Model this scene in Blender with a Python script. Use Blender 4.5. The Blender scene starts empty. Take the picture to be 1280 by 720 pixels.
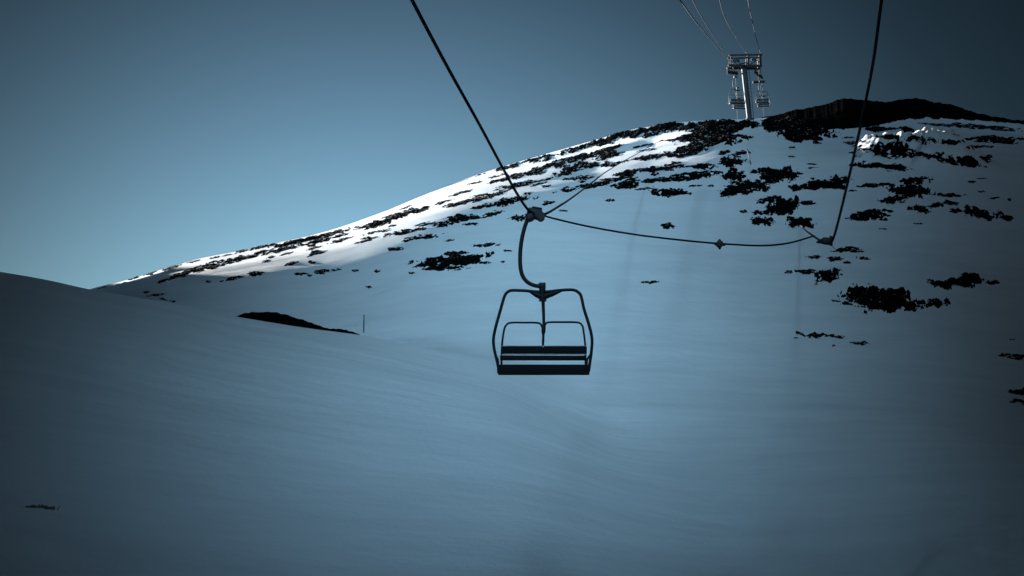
import bpy, bmesh, math, random
import numpy as np
from mathutils import Vector, Matrix

random.seed(7)
sc = bpy.context.scene
COL = sc.collection
F = 1758.0                      # focal length in photograph pixels (1280 wide)
PITCH = math.radians(10.0)
CP, SP = math.cos(PITCH), math.sin(PITCH)

# ------------------------------------------------------------------ tagging
def tag(o, label=None, cat=None, group=None, kind=None):
    if label: o['label'] = label
    if cat: o['category'] = cat
    if group: o['group'] = group
    if kind: o['kind'] = kind
    return o

def empty(name, loc, rz=0.0):
    o = bpy.data.objects.new(name, None)
    COL.objects.link(o)
    o.location = loc
    o.rotation_euler = (0, 0, rz)
    o.empty_display_size = 0.3
    return o

def link_mesh(name, verts, faces, mat, parent=None, smooth=False):
    me = bpy.data.meshes.new(name)
    me.from_pydata([tuple(v) for v in verts], [], [tuple(f) for f in faces])
    me.materials.append(mat)
    if smooth:
        me.polygons.foreach_set('use_smooth', [True] * len(me.polygons))
    me.update()
    o = bpy.data.objects.new(name, me)
    COL.objects.link(o)
    if parent: o.parent = parent
    return o

def grid_mesh(name, V, keep, mat, parent=None, smooth=True, wrap=False):
    """V: (n,m,3) vertex grid, keep: (n-1,m-1) mask of faces"""
    n, m, _ = V.shape
    idx = np.arange(n * m).reshape(n, m)
    if wrap:
        idx = np.concatenate([idx, idx[:1]], 0)
    a = idx[:-1, :-1]; b = idx[1:, :-1]; c = idx[1:, 1:]; d = idx[:-1, 1:]
    Fq = np.stack([a, d, c, b], -1)
    Fq = Fq[keep] if keep is not None else Fq.reshape(-1, 4)
    used = np.unique(Fq)
    remap = -np.ones(n * m, dtype=np.int64); remap[used] = np.arange(len(used))
    Vv = V.reshape(-1, 3)[used]
    Fq = remap[Fq]
    me = bpy.data.meshes.new(name)
    me.vertices.add(len(Vv)); me.vertices.foreach_set('co', Vv.astype(np.float32).ravel())
    nf = len(Fq)
    me.loops.add(nf * 4); me.loops.foreach_set('vertex_index', Fq.astype(np.int32).ravel())
    me.polygons.add(nf)
    me.polygons.foreach_set('loop_start', np.arange(0, nf * 4, 4, dtype=np.int32))
    me.polygons.foreach_set('use_smooth', np.full(nf, smooth))
    me.materials.append(mat)
    me.update(calc_edges=True)
    me.validate()
    o = bpy.data.objects.new(name, me)
    COL.objects.link(o)
    if parent: o.parent = parent
    return o

# ------------------------------------------------------------------ noise
_rng = np.random.RandomState(11)
_perm = _rng.permutation(256); _perm = np.concatenate([_perm, _perm, _perm])
_ang = _rng.rand(256) * 2 * np.pi
_gx, _gy = np.cos(_ang), np.sin(_ang)
def perlin(x, y, seed=0):
    x = np.asarray(x, float) + seed * 17.31; y = np.asarray(y, float) + seed * 9.73
    xi = np.floor(x).astype(np.int64); yi = np.floor(y).astype(np.int64)
    xf = x - xi; yf = y - yi
    xi &= 255; yi &= 255
    u = xf * xf * xf * (xf * (xf * 6 - 15) + 10); v = yf * yf * yf * (yf * (yf * 6 - 15) + 10)
    def g(ix, iy, fx, fy):
        h = _perm[_perm[ix & 255] + (iy & 255)]
        return _gx[h] * fx + _gy[h] * fy
    n00 = g(xi, yi, xf, yf); n10 = g(xi + 1, yi, xf - 1, yf)
    n01 = g(xi, yi + 1, xf, yf - 1); n11 = g(xi + 1, yi + 1, xf - 1, yf - 1)
    return 1.5 * ((n00 * (1 - u) + n10 * u) * (1 - v) + (n01 * (1 - u) + n11 * u) * v)
def fbm(x, y, oct=4, seed=0, gain=0.5, lac=2.03):
    s = 0; a = 1.0; t = 0
    for k in range(oct):
        s = s + a * perlin(x, y, seed + k * 3); t += a
        x = x * lac; y = y * lac; a *= gain
    return s / t
def smooth(a, b, x):
    t = np.clip((x - a) / (b - a), 0, 1)
    return t * t * (3 - 2 * t)
def pchip(xs, ys, x):
    """monotone cubic through knots, vectorised"""
    xs = np.array(xs, float); ys = np.array(ys, float)
    h = np.diff(xs); dl = np.diff(ys) / h
    m = np.zeros(len(xs))
    for i in range(1, len(xs) - 1):
        if dl[i - 1] * dl[i] > 0:
            w1 = 2 * h[i] + h[i - 1]; w2 = h[i] + 2 * h[i - 1]
            m[i] = (w1 + w2) / (w1 / dl[i - 1] + w2 / dl[i])
    m[0] = dl[0]; m[-1] = dl[-1]
    x = np.clip(x, xs[0], xs[-1])
    i = np.clip(np.searchsorted(xs, x, side='right') - 1, 0, len(xs) - 2)
    t = (x - xs[i]) / h[i]
    return ((2 * t**3 - 3 * t**2 + 1) * ys[i] + (t**3 - 2 * t**2 + t) * h[i] * m[i]
            + (-2 * t**3 + 3 * t**2) * ys[i + 1] + (t**3 - t**2) * h[i] * m[i + 1])

# ------------------------------------------------------------------ camera geometry
def ray(X, Y):
    a = (np.asarray(X, float) - 640) / F; b = (360 - np.asarray(Y, float)) / F
    return a, CP - b * SP, SP + b * CP
def az_el(X, Y):
    dx, dy, dz = ray(X, Y)
    return np.arctan2(dx, dy), dz / np.hypot(dx, dy)
def project(x, y, z):
    f = y * CP + z * SP; u = -y * SP + z * CP
    return 640 + F * x / f, 360 - F * u / f
def at(X, Y, d):
    """world point seen at a photograph position, d metres in front of the camera"""
    dx, dy, dz = ray(X, Y)
    return Vector((float(dx) * d, float(dy) * d, float(dz) * d))

# ------------------------------------------------------------------ the mountain as a height field
RID = 165.0
ridge_px = [(-420, 470), (-200, 430), (0, 396), (60, 378), (115, 361), (165, 348.5), (240, 326), (320, 309), (400, 291), (480, 265), (540, 240),
            (610, 214), (680, 193), (740, 176), (800, 160), (860, 152), (905, 149), (940, 148), (985, 143),
            (1040, 137), (1080, 135), (1110, 135), (1140, 134), (1175, 137), (1220, 145), (1245, 149), (1280, 154), (1340, 161), (1600, 190)]
crest_px = [(-700, 250), (-300, 290), (0, 343.5), (60, 353), (110, 363), (200, 379), (300, 399), (440, 419.5), (540, 436.5),
            (620, 452), (700, 500), (800, 590), (1000, 700), (1400, 700)]
ra, rE = az_el([p[0] for p in ridge_px], [p[1] for p in ridge_px])
ca, cE = az_el([p[0] for p in crest_px], [p[1] for p in crest_px])
LB = -0.035
RC = 64.0
def z_main(th, r):
    Er = pchip(ra, rE, th)
    rc = np.minimum(r, RID)
    # a break of slope: steep below, gentler above; it climbs closer to the skyline towards the left
    G1 = pchip([0, 25, 45, 65, 102, 120, 145, RID], [-0.1, 0.0, 0.22, 0.46, 0.872, 0.920, 0.972, 1.0], rc)
    G2 = pchip([0, 25, 45, 65, 102, 120, 145, RID], [-0.1, 0.0, 0.24, 0.50, 0.966, 0.985, 0.996, 1.0], rc)
    bl = pchip([-0.6, -0.10, -0.057, -0.023, 0.023, 0.068, 0.11, 0.6], [1.0, 0.97, 0.87, 0.72, 0.47, 0.16, 0.0, 0.0], th)
    G = G1 * (1 - bl) + G2 * bl
    z = r * (LB + (Er - LB) * G)
    q = np.maximum(r - RID, 0)
    zr = RID * Er
    far = zr + Er * q - 0.006 * q * q
    qe = 70.0
    far2 = zr + Er * qe - 0.006 * qe * qe - (q - qe) * 0.53
    far = np.where(q > qe, np.maximum(far2, -260 + 0 * q), far)
    return np.where(r > RID, far, z)
def z_near(th, r):
    Ec = pchip(ca, cE, th)
    G = pchip([0, 22, 38, 52, RC], [-0.1, 0.0, 0.50, 0.87, 1.0], np.minimum(r, RC))
    # flat tangent at the crest
    z = r * (LB + (Ec - LB) * G)
    q = np.maximum(r - RC, 0)
    far = RC * Ec + Ec * q - 0.012 * q * q
    far = np.maximum(far, -60)
    return np.where(r > RC, far, z)
def base_drop(r):
    return -7.0 * (1 - smooth(0, 42, r))
DENTS = [  # X, Y, lateral m, radial m, depth m
    (806, 178, 2.3, 4.2, 0.75),
    # snow humps whose sunward sides catch the light
    (1106, 191, 2.5, 3.0, -1.35), (1078, 200, 0.8, 0.8, -0.5), (1094, 204, 0.8, 0.7, -0.4), (1122, 182, 0.6, 1.0, -0.35),
    (1184, 198, 2.8, 2.8, -1.9), (1158, 203, 0.8, 0.8, -0.5), (1272, 178, 1.6, 2.6, -0.6),
]
_dents = []
def Z0(x, y):
    r = np.hypot(x, y); th = np.arctan2(x, y)
    zm = z_main(th, r); zn = z_near(th, r)
    k = 2.4
    m = np.maximum(zm, zn); d = np.abs(zm - zn)
    z = m + np.where(d < k, (k - d) ** 2 / (4 * k), 0)
    z = z + base_drop(r)
    # the middle of the slope leans away to the right
    xs_ = np.logaddexp(0, (x + 2) / 3.0) * 3.0
    z = z - 0.13 * np.minimum(xs_, 60) * smooth(44, 74, r) * (1 - smooth(92, 110, r))
    # a blunt rib comes down from the tower
    c = th - 0.168
    rib = np.exp(-np.where(c < 0, (c / 0.065) ** 2, (c / 0.035) ** 2))
    z = z + 1.5 * rib * smooth(102, 122, r) * (1 - smooth(132, 152, r))
    return z
def Z(x, y):
    z = Z0(x, y)
    r = np.hypot(x, y)
    fadeR = 1 - 0.75 * smooth(150, 165, r)
    # broad rolls, wind ridges running down the slope, fine crust
    z = z + 0.35 * fadeR * perlin(x / 23, y / 17, 3) * smooth(20, 60, r)
    z = z + 0.06 * fadeR * perlin(x / 6.5 + y / 30, y / 3.4, 5)
    z = z + 0.012 * fadeR * perlin(x / 2.6 + y / 6, y / 0.9, 8)
    for (cx, cy, ux, uy, a, b, dp) in _dents:
        lu = ((x - cx) * ux + (y - cy) * uy) / a; lv = (-(x - cx) * uy + (y - cy) * ux) / b
        g_ = np.exp(-(lu * lu + lv * lv) ** 1.5)
        if dp < 0: g_ = g_ * (1 + 0.5 * fbm(x / 1.6, y / 0.55, 3, 21))
        z = z - dp * g_
    return z
RS = np.concatenate([np.arange(18, 90, 0.25), np.arange(90, 171, 0.12)])
def hit(X, Y, clamp=True):
    """first point of the snow surface seen at a photograph position"""
    th, E = az_el(X, Y); th = float(th); E = float(E)
    x = RS * math.sin(th); y = RS * math.cos(th)
    e = Z(x, y) / RS
    w = np.nonzero(e >= E)[0]
    i = w[0] if len(w) else int(np.argmax(e))
    return float(x[i]), float(y[i]), float(Z(x[i], y[i])), float(RS[i])
for (X, Y, a, b, dp) in DENTS:
    hx, hy, hz, hr = hit(X, Y)
    _dents.append((hx, hy, hy / hr, -hx / hr, a, b, dp))

# ------------------------------------------------------------------ sun
SUN_EL = math.radians(12.0)
SUN_AZ = math.radians(-44.0)       # left of the view direction (+Y)
TE = math.tan(SUN_EL)
sh = np.array([math.sin(SUN_AZ), math.cos(SUN_AZ)])     # horizontal, towards the sun
sl = np.array([sh[1], -sh[0]])                          # across it
S = Vector((sh[0] * math.cos(SUN_EL), sh[1] * math.cos(SUN_EL), math.sin(SUN_EL)))

# ------------------------------------------------------------------ materials
def new_mat(name):
    m = bpy.data.materials.new(name); m.use_nodes = True
    nt = m.node_tree
    b = nt.nodes['Principled BSDF']
    return m, nt, b
def N(nt, t, **kw):
    n = nt.nodes.new(t)
    for k, v in kw.items(): setattr(n, k, v)
    return n

def snow_material():
    m, nt, b = new_mat('snow')
    tc = N(nt, 'ShaderNodeTexCoord')
    mp = N(nt, 'ShaderNodeMapping'); mp.inputs['Scale'].default_value = (0.16, 0.55, 0.4); mp.inputs['Rotation'].default_value = (0, 0, math.radians(-14))
    nt.links.new(tc.outputs['Object'], mp.inputs['Vector'])
    n1 = N(nt, 'ShaderNodeTexNoise'); n1.inputs['Scale'].default_value = 1.0; n1.inputs['Detail'].default_value = 6; n1.inputs['Roughness'].default_value = 0.62
    nt.links.new(mp.outputs[0], n1.inputs['Vector'])
    cr = N(nt, 'ShaderNodeValToRGB')
    cr.color_ramp.elements[0].position = 0.36; cr.color_ramp.elements[0].color = (0.715, 0.73, 0.745, 1)
    cr.color_ramp.elements[1].position = 0.66; cr.color_ramp.elements[1].color = (0.785, 0.80, 0.81, 1)
    nt.links.new(n1.outputs['Fac'], cr.inputs['Fac'])
    nt.links.new(cr.outputs[0], b.inputs['Base Color'])
    b.inputs['Roughness'].default_value = 0.62
    b.inputs['Specular IOR Level'].default_value = 0.25
    mp2 = N(nt, 'ShaderNodeMapping'); mp2.inputs['Scale'].default_value = (0.55, 1.15, 1.0); mp2.inputs['Rotation'].default_value = (0, 0, math.radians(-18))
    nt.links.new(tc.outputs['Object'], mp2.inputs['Vector'])
    n2 = N(nt, 'ShaderNodeTexNoise'); n2.inputs['Scale'].default_value = 1.1; n2.inputs['Detail'].default_value = 8; n2.inputs['Roughness'].default_value = 0.6
    nt.links.new(mp2.outputs[0], n2.inputs['Vector'])
    bp = N(nt, 'ShaderNodeBump'); bp.inputs['Strength'].default_value = 0.24; bp.inputs['Distance'].default_value = 0.25
    nt.links.new(n2.outputs['Fac'], bp.inputs['Height'])
    n4 = N(nt, 'ShaderNodeTexNoise'); n4.inputs['Scale'].default_value = 14.0; n4.inputs['Detail'].default_value = 4
    nt.links.new(tc.outputs['Object'], n4.inputs['Vector'])
    bp2 = N(nt, 'ShaderNodeBump'); bp2.inputs['Strength'].default_value = 0.35; bp2.inputs['Distance'].default_value = 0.02
    nt.links.new(n4.outputs['Fac'], bp2.inputs['Height']); nt.links.new(bp.outputs[0], bp2.inputs['Normal'])
    nt.links.new(bp2.outputs[0], b.inputs['Normal'])
    return m

def rock_material(name='rock', base=(0.0048, 0.0048, 0.0050), snow=True):
    m, nt, b = new_mat(name)
    tc = N(nt, 'ShaderNodeTexCoord')
    n1 = N(nt, 'ShaderNodeTexNoise'); n1.inputs['Scale'].default_value = 1.7; n1.inputs['Detail'].default_value = 7; n1.inputs['Roughness'].default_value = 0.65
    nt.links.new(tc.outputs['Object'], n1.inputs['Vector'])
    cr = N(nt, 'ShaderNodeValToRGB')
    cr.color_ramp.elements[0].position = 0.35; cr.color_ramp.elements[0].color = (base[0] * .5, base[1] * .5, base[2] * .5, 1)
    cr.color_ramp.elements[1].position = 0.72; cr.color_ramp.elements[1].color = (base[0] * 1.6, base[1] * 1.45, base[2] * 1.3, 1)
    nt.links.new(n1.outputs['Fac'], cr.inputs['Fac'])
    b.inputs['Roughness'].default_value = 0.93
    b.inputs['Specular IOR Level'].default_value = 0.0
    n2 = N(nt, 'ShaderNodeTexNoise'); n2.inputs['Scale'].default_value = 4.5; n2.inputs['Detail'].default_value = 6
    nt.links.new(tc.outputs['Object'], n2.inputs['Vector'])
    bp = N(nt, 'ShaderNodeBump'); bp.inputs['Strength'].default_value = 0.8; bp.inputs['Distance'].default_value = 0.12
    nt.links.new(n2.outputs['Fac'], bp.inputs['Height'])
    nt.links.new(bp.outputs[0], b.inputs['Normal'])
    if snow:
        ge = N(nt, 'ShaderNodeNewGeometry'); sp = N(nt, 'ShaderNodeSeparateXYZ')
        nt.links.new(ge.outputs['True Normal'], sp.inputs[0])
        n3 = N(nt, 'ShaderNodeTexNoise'); n3.inputs['Scale'].default_value = 2.0; n3.inputs['Detail'].default_value = 5; n3.inputs['Roughness'].default_value = 0.7
        nt.links.new(tc.outputs['Object'], n3.inputs['Vector'])
        g1 = N(nt, 'ShaderNodeMath', operation='GREATER_THAN'); g1.inputs[1].default_value = 0.86
        nt.links.new(sp.outputs['Z'], g1.inputs[0])
        g2 = N(nt, 'ShaderNodeMath', operation='GREATER_THAN'); g2.inputs[1].default_value = 0.59
        nt.links.new(n3.outputs['Fac'], g2.inputs[0])
        mu = N(nt, 'ShaderNodeMath', operation='MULTIPLY')
        nt.links.new(g1.outputs[0], mu.inputs[0]); nt.links.new(g2.outputs[0], mu.inputs[1])
        mx = N(nt, 'ShaderNodeMix', data_type='RGBA')
        nt.links.new(mu.outputs[0], mx.inputs['Factor'])
        nt.links.new(cr.outputs[0], mx.inputs['A']); mx.inputs['B'].default_value = (0.75, 0.77, 0.79, 1)
        nt.links.new(mx.outputs['Result'], b.inputs['Base Color'])
    else:
        nt.links.new(cr.outputs[0], b.inputs['Base Color'])
    return m

def metal(name, col, rough=0.5, metallic=0.6, wear=0.35):
    m, nt, b = new_mat(name)
    tc = N(nt, 'ShaderNodeTexCoord')
    n1 = N(nt, 'ShaderNodeTexNoise'); n1.inputs['Scale'].default_value = 9; n1.inputs['Detail'].default_value = 5
    nt.links.new(tc.outputs['Object'], n1.inputs['Vector'])
    cr = N(nt, 'ShaderNodeValToRGB')
    cr.color_ramp.elements[0].position = 0.3; cr.color_ramp.elements[0].color = tuple(c * (1 - wear) for c in col) + (1,)
    cr.color_ramp.elements[1].position = 0.7; cr.color_ramp.elements[1].color = tuple(min(1, c * (1 + wear)) for c in col) + (1,)
    nt.links.new(n1.outputs['Fac'], cr.inputs['Fac'])
    nt.links.new(cr.outputs[0], b.inputs['Base Color'])
    b.inputs['Roughness'].default_value = rough; b.inputs['Metallic'].default_value = metallic
    return m

def rope_material():
    m, nt, b = new_mat('steel_rope')
    tc = N(nt, 'ShaderNodeTexCoord')
    w = N(nt, 'ShaderNodeTexWave'); w.inputs['Scale'].default_value = 8; w.bands_direction = 'DIAGONAL'
    nt.links.new(tc.outputs['Object'], w.inputs['Vector'])
    cr = N(nt, 'ShaderNodeValToRGB')
    cr.color_ramp.elements[0].color = (0.0025, 0.0028, 0.003, 1); cr.color_ramp.elements[1].color = (0.005, 0.0055, 0.006, 1)
    nt.links.new(w.outputs['Fac'], cr.inputs['Fac']); nt.links.new(cr.outputs[0], b.inputs['Base Color'])
    b.inputs['Roughness'].default_value = 0.75; b.inputs['Metallic'].default_value = 0.2
    return m

M_SNOW = snow_material()
M_ROCK = rock_material()
M_DUSTED = rock_material('snow_dusted_rock', (0.12, 0.12, 0.12), True)
M_BLACK = rock_material('summit_rock', (0.0030, 0.0030, 0.0032), False)
M_SHADE_WALL = rock_material('shade_wall_rock', (0.004, 0.0043, 0.0048), False)  # for the added shade walls, kept very dark against sun bounce
M_FRAME = metal('dark_painted_steel', (0.0042, 0.0048, 0.006), 0.6, 0.0)
M_SLAT = metal('black_seat_board', (0.0035, 0.0035, 0.004), 0.8, 0.0)
M_BOLT = metal('bright_bolt', (0.6, 0.6, 0.58), 0.4, 0.3, 0.1)
M_HIGHLIGHT = metal('edge_highlight', (0.5, 0.5, 0.5), 0.5, 0.0)  # pale colour paints the reflected light between the chair boards
M_TOWER = metal('weathered_steel', (0.035, 0.038, 0.042), 0.7, 0.0, 0.12)
M_TDARK = metal('dark_tower_steel', (0.0045, 0.005, 0.0055), 0.8, 0.0)
M_FARCH = metal('haze_grey_chair', (0.0065, 0.0075, 0.0085), 0.6, 0.0)  # lighter than the near chair: haze put into the colour
M_POLE = metal('marker_pole_paint', (0.05, 0.05, 0.055), 0.6, 0.0)
M_ROPE = rope_material()

# ------------------------------------------------------------------ snow sheet
def build_ground():
    front = np.radians(np.arange(-24.0, 24.001, 0.07))
    side = np.radians(np.arange(24.8, 336.0, 1.4))
    th = np.concatenate([front, side])
    r = np.concatenate([np.arange(0.5, 20, 1.0), np.arange(20, 60, 0.30), np.arange(60, 120, 0.33), np.arange(120, 172, 0.18),
                        np.arange(172, 230, 2.0), np.geomspace(230, 9000, 40)])
    T, Rr = np.meshgrid(th, r, indexing='ij')
    x = Rr * np.sin(T); y = Rr * np.cos(T)
    Tw = (T + np.pi) % (2 * np.pi) - np.pi
    # outside the view the valley closes in with higher slopes
    z = Z(x, y)
    out = smooth(math.radians(24), math.radians(60), np.abs(Tw))
    zo = -7 + 0.35 * Rr * smooth(5, 60, Rr)
    zo = np.where(Rr > 230, -7 + 0.35 * 230 - (Rr - 230) * 0.4, zo); zo = np.maximum(zo, -260)
    z = z * (1 - out) + zo * out
    V = np.stack([x, y, z], -1)
    o = grid_mesh('snow_slope', V, None, M_SNOW, smooth=True, wrap=True)
    tag(o, 'shaded snow slope rising to a rocky ridge', kind='structure')
    return o
build_ground()

# ------------------------------------------------------------------ added walls out of view, shaped to shade the slope
term_px = [(240, 336), (320, 319), (400, 303), (480, 281), (540, 262), (600, 246), (680, 237), (760, 232),
           (820, 229), (880, 226), (915, 215), (932, 197), (942, 178), (948, 160)]
tl, tw = [], []
for (X, Y) in term_px:
    hx, hy, hz, hr = hit(X, Y)
    tl.append(hx * sl[0] + hy * sl[1]); tw.append(hz - (hx * sh[0] + hy * sh[1]) * TE)
order = np.argsort(tl)
tl = np.array(tl)[order]; tw = np.array(tw)[order]
print('TERM', list(zip(np.round(tl, 1), np.round(tw, 2))))
def shade_wall(name, crest, dirs, foot_l, foot_r, mat, seed, label):
    """crest: list of 3D points; flanks fall away on both sides along dirs"""
    n = len(crest); m = 22
    V = np.zeros((n, 2 * m + 1, 3))
    for i, c in enumerate(crest):
        for j in range(-m, m + 1):
            t = abs(j) / m
            off = (foot_l if j < 0 else -foot_r) * t ** 1.15
            zz = c[2] - (c[2] + 40) * t ** 0.9
            bx, by = c[0] + dirs[i][0] * off, c[1] + dirs[i][1] * off
            rough = t * (1 - 0.3 * t) * 10 * float(fbm(bx / 22, by / 22, 4, seed)) if t > 0 else 0
            V[i, j + m] = (bx, by, zz + rough)
    o = grid_mesh(name, V, None, mat, smooth=False)
    tag(o, label, kind='structure')
    return o
cl = np.arange(17, 128, 1.0)
lit_l, lit_w = [], []
for X in np.arange(150, 940, 12.0):
    y_top = float(np.interp(X, [p[0] for p in ridge_px], [p[1] for p in ridge_px])) + 1.0
    y_bot = float(np.interp(X, [p[0] for p in term_px], [p[1] for p in term_px])) - 3.0
    for Y in np.linspace(y_top, max(y_bot, y_top + 1), 8):
        hx, hy, hz, hr = hit(X, Y)
        lit_l.append(hx * sl[0] + hy * sl[1]); lit_w.append(hz - (hx * sh[0] + hy * sh[1]) * TE)
lit_l = np.array(lit_l); lit_w = np.array(lit_w)
W = np.zeros(len(cl))
for k, l in enumerate(cl):
    near_ = np.abs(lit_l - l) < 2.5
    W[k] = lit_w[near_].min() - 0.05 if near_.any() else (lit_w[np.argmin(lit_l)] - 0.9 if l < lit_l.min() else lit_w[np.argmax(lit_l)] - 0.9)
W = W + 0.12 * np.array([float(perlin(c / 3.1, 0.5, 2)) for c in cl])
AW = math.radians(25.5)
ta = math.tan(AW)
crest, dirs = [], []
for l, w_ in zip(cl, W):
    a_ = l * (sl[0] + ta * sl[1]) / (-sh[0] - ta * sh[1])
    h_ = w_ + a_ * TE
    if l < 51: h_ = 52 + 9 * float(fbm(l / 9, 0.3, 4, 6)) - max(0, l - 44) * 3.0
    crest.append((sl[0] * l + sh[0] * a_, sl[1] * l + sh[1] * a_, h_))
    dirs.append((-math.cos(AW), -math.sin(AW)))
shade_wall('added_shade_wall', crest, dirs, 60, 3, M_SHADE_WALL, 4, 'added dark wall out of view to the left that shades the slope')
# more added walls, right of, beside and behind the viewpoint, darkening the slope's edges
crest, dirs = [], []
for r_ in np.arange(53, 175, 2.0):
    crest.append((r_ * math.sin(AW), r_ * math.cos(AW), 62 + 10 * float(fbm(r_ / 20, 2.3, 4, 8))))
    dirs.append((math.cos(AW), -math.sin(AW)))
shade_wall('added_shade_wall', crest, dirs, 60, 3, M_SHADE_WALL, 14, 'added dark wall out of view to the right that shades the slope')
for sx_, w_lbl in ((-1, 'added dark wall beside the viewpoint on the left that cuts stray light'), (1, 'added dark wall beside the viewpoint on the right that cuts stray light')):
    crest, dirs = [], []
    for k in range(30):
        t_ = k / 29
        x0_, y0_ = (23.5, 48)
        px_ = (1 - t_) ** 2 * x0_ + 2 * t_ * (1 - t_) * 31 + t_ * t_ * 38
        py_ = (1 - t_) ** 2 * y0_ + 2 * t_ * (1 - t_) * 12 + t_ * t_ * -27
        crest.append((sx_ * px_, py_, 55 + 9 * float(fbm(t_ * 4, 7.7 + sx_, 4, 12)))); dirs.append((sx_ * 1.0, 0.25))
    shade_wall('added_shade_wall', crest, dirs, 30, 3, M_SHADE_WALL, 30 + sx_, w_lbl)
NOTCH_X, NOTCH_W, NOTCH_Z, BACK_H = -1.4, 2.2, 25.2, 185.0  # slot in the added wall, lets light onto the middle of the slope
crest, dirs = [], []
for x_ in np.concatenate([np.arange(-130, -12, 4.0), np.arange(-12, 12.1, 0.75), np.arange(16, 130, 4.0)]):
    k_ = float(smooth(NOTCH_W, NOTCH_W + 2.5, abs(x_ - NOTCH_X)))
    crest.append((x_, -25 + 0.05 * abs(x_), NOTCH_Z + (BACK_H - NOTCH_Z) * k_ + 5 * float(fbm(x_ / 17, 4.4, 4, 9))))
    dirs.append((0, -1))
shade_wall('added_shade_wall', crest, dirs, 40, 14, M_SHADE_WALL, 19, 'added dark wall behind the viewpoint with a gap that shapes the light')

# ------------------------------------------------------------------ rock outcrops
def outcrop(X, Y, hw, hh, ang=0.0, amp=None, seed=0, thr=0.0, name='rock_outcrop', blobs=None, ragged=1.0):
    """a ragged outcrop standing out of the snow; extents in photograph pixels around its centre"""
    ca_, sa_ = math.cos(math.radians(ang)), math.sin(math.radians(ang))
    x0, y0, z0, r0 = hit(X, Y)
    ex = abs(hw * ca_) + abs(hh * sa_); ey = abs(hw * sa_) + abs(hh * ca_)
    th0 = math.atan2(x0, y0)
    step = 0.75 * r0 / F
    lat = 1.35 * ex * r0 / F + 0.1
    # radial extent, from the visible rows it spans
    rr = np.arange(max(20, r0 - 30), r0 + 30, 0.1)
    _, py = project(rr * math.sin(th0), rr * math.cos(th0), Z(rr * math.sin(th0), rr * math.cos(th0)))
    Yd = Y + 1.45 * ey; Yu = Y - 1.45 * ey
    near = rr[(rr <= r0) & (py <= Yd)]; near = near[0] if len(near) else r0
    up = rr[(rr >= r0) & (py <= Yu)]
    far = up[0] if len(up) else min(r0 + 7.0, RID + 3.0)
    far = max(far, r0 + 0.4); near = min(near, r0 - 0.3)
    far = min(far, near + 26)
    nl = int(min(520, max(8, 2 * lat / step))); nr = int(min(110, max(8, (far - near) / 0.10)))
    a = np.linspace(-lat, lat, nl) / r0 + th0
    r = np.linspace(near, far, nr)
    A, R_ = np.meshgrid(a, r, indexing='ij')
    x = R_ * np.sin(A); y = R_ * np.cos(A); z = Z(x, y)
    PX, PY = project(x, y, z)
    # rows hidden behind the ridge keep counting upwards
    dpx = PX - X; dpy = -(PY - Y)
    if far > RID - 4:
        dpy = np.where(R_ > RID, dpy + (R_ - RID) * 2.5, dpy)
    p = (dpx * ca_ + dpy * sa_); q = (-dpx * sa_ + dpy * ca_)
    if amp is None: amp = np.clip(hh * 0.55 / F * r0, 0.05, 0.6)
    # the body lifts the outline, so the footprint is lowered a little
    lift = 0.35 * amp * F / r0
    q2 = q + lift
    # bend and pinch the outline so that no two outcrops share a shape
    rs = np.random.RandomState(seed + 100)
    sk = rs.uniform(-0.35, 0.35); tp = rs.uniform(-0.45, 0.45)
    pw = p + hw * 0.30 * fbm(p / (hw * 0.9), q2 / (hh * 1.6), 3, seed * 3 + 7)
    qw = q2 + hh * 0.95 * fbm(p / (hw * 0.55), q2 / (hh * 3.0) + 5, 3, seed * 3 + 11) + sk * hh * (p / hw)
    tw_ = np.clip(1 + tp * p / hw, 0.45, 1.5)
    d = np.sqrt((pw / hw) ** 2 + (qw / (hh * tw_)) ** 2)
    if blobs:
        for (bx, by, bw, bh) in blobs:
            d = np.minimum(d, np.sqrt(((p - bx) / bw) ** 2 + ((q2 - by) / bh) ** 2))
    wl = max(4.5, min(hw * 0.30, 13.0))
    n1 = fbm(p / wl, q / (wl * 0.36), 5, seed * 5 + 1, 0.66)
    n2 = fbm(p / 2.8, q / 1.3, 2, seed + 40, 0.6)
    big = fbm(p / (hw * 0.8), q / (hh * 1.1), 2, seed * 7 + 2, 0.5)
    core = 1 - d ** 1.5
    h = core * 0.60 + ragged * (1.5 * n1 + 0.55 * n2 + 0.6 * big)
    h = h - 0.35 * smooth(0.95, 1.35, d)
    hb = np.where(h > 0, np.minimum(h, 0.85) ** 0.75, h)
    # ledges
    hb = np.where(hb > 0, 0.55 * hb + 0.45 * np.round(hb * 4) / 4, hb)
    H = np.clip(hb * amp, -0.12, None)
    H = np.where(d > 1.30, -0.12, H)
    # what lies under the snow joins the pieces into one body of rock
    keep4 = (np.sqrt((p / hw) ** 2 + (q2 / hh) ** 2) < 1.75) | (d < 1.0)
    kf = keep4[:-1, :-1] & keep4[1:, :-1] & keep4[1:, 1:] & keep4[:-1, 1:]
    if kf.sum() < 4: kf[nl // 3: 2 * nl // 3, nr // 3: 2 * nr // 3] = True
    V = np.stack([x, y, z + H], -1)
    org = np.array([x0, y0, z0]); V = V - org
    o = grid_mesh(name, V, kf, M_ROCK, smooth=False)
    o.location = (x0, y0, z0)
    return o

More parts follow.
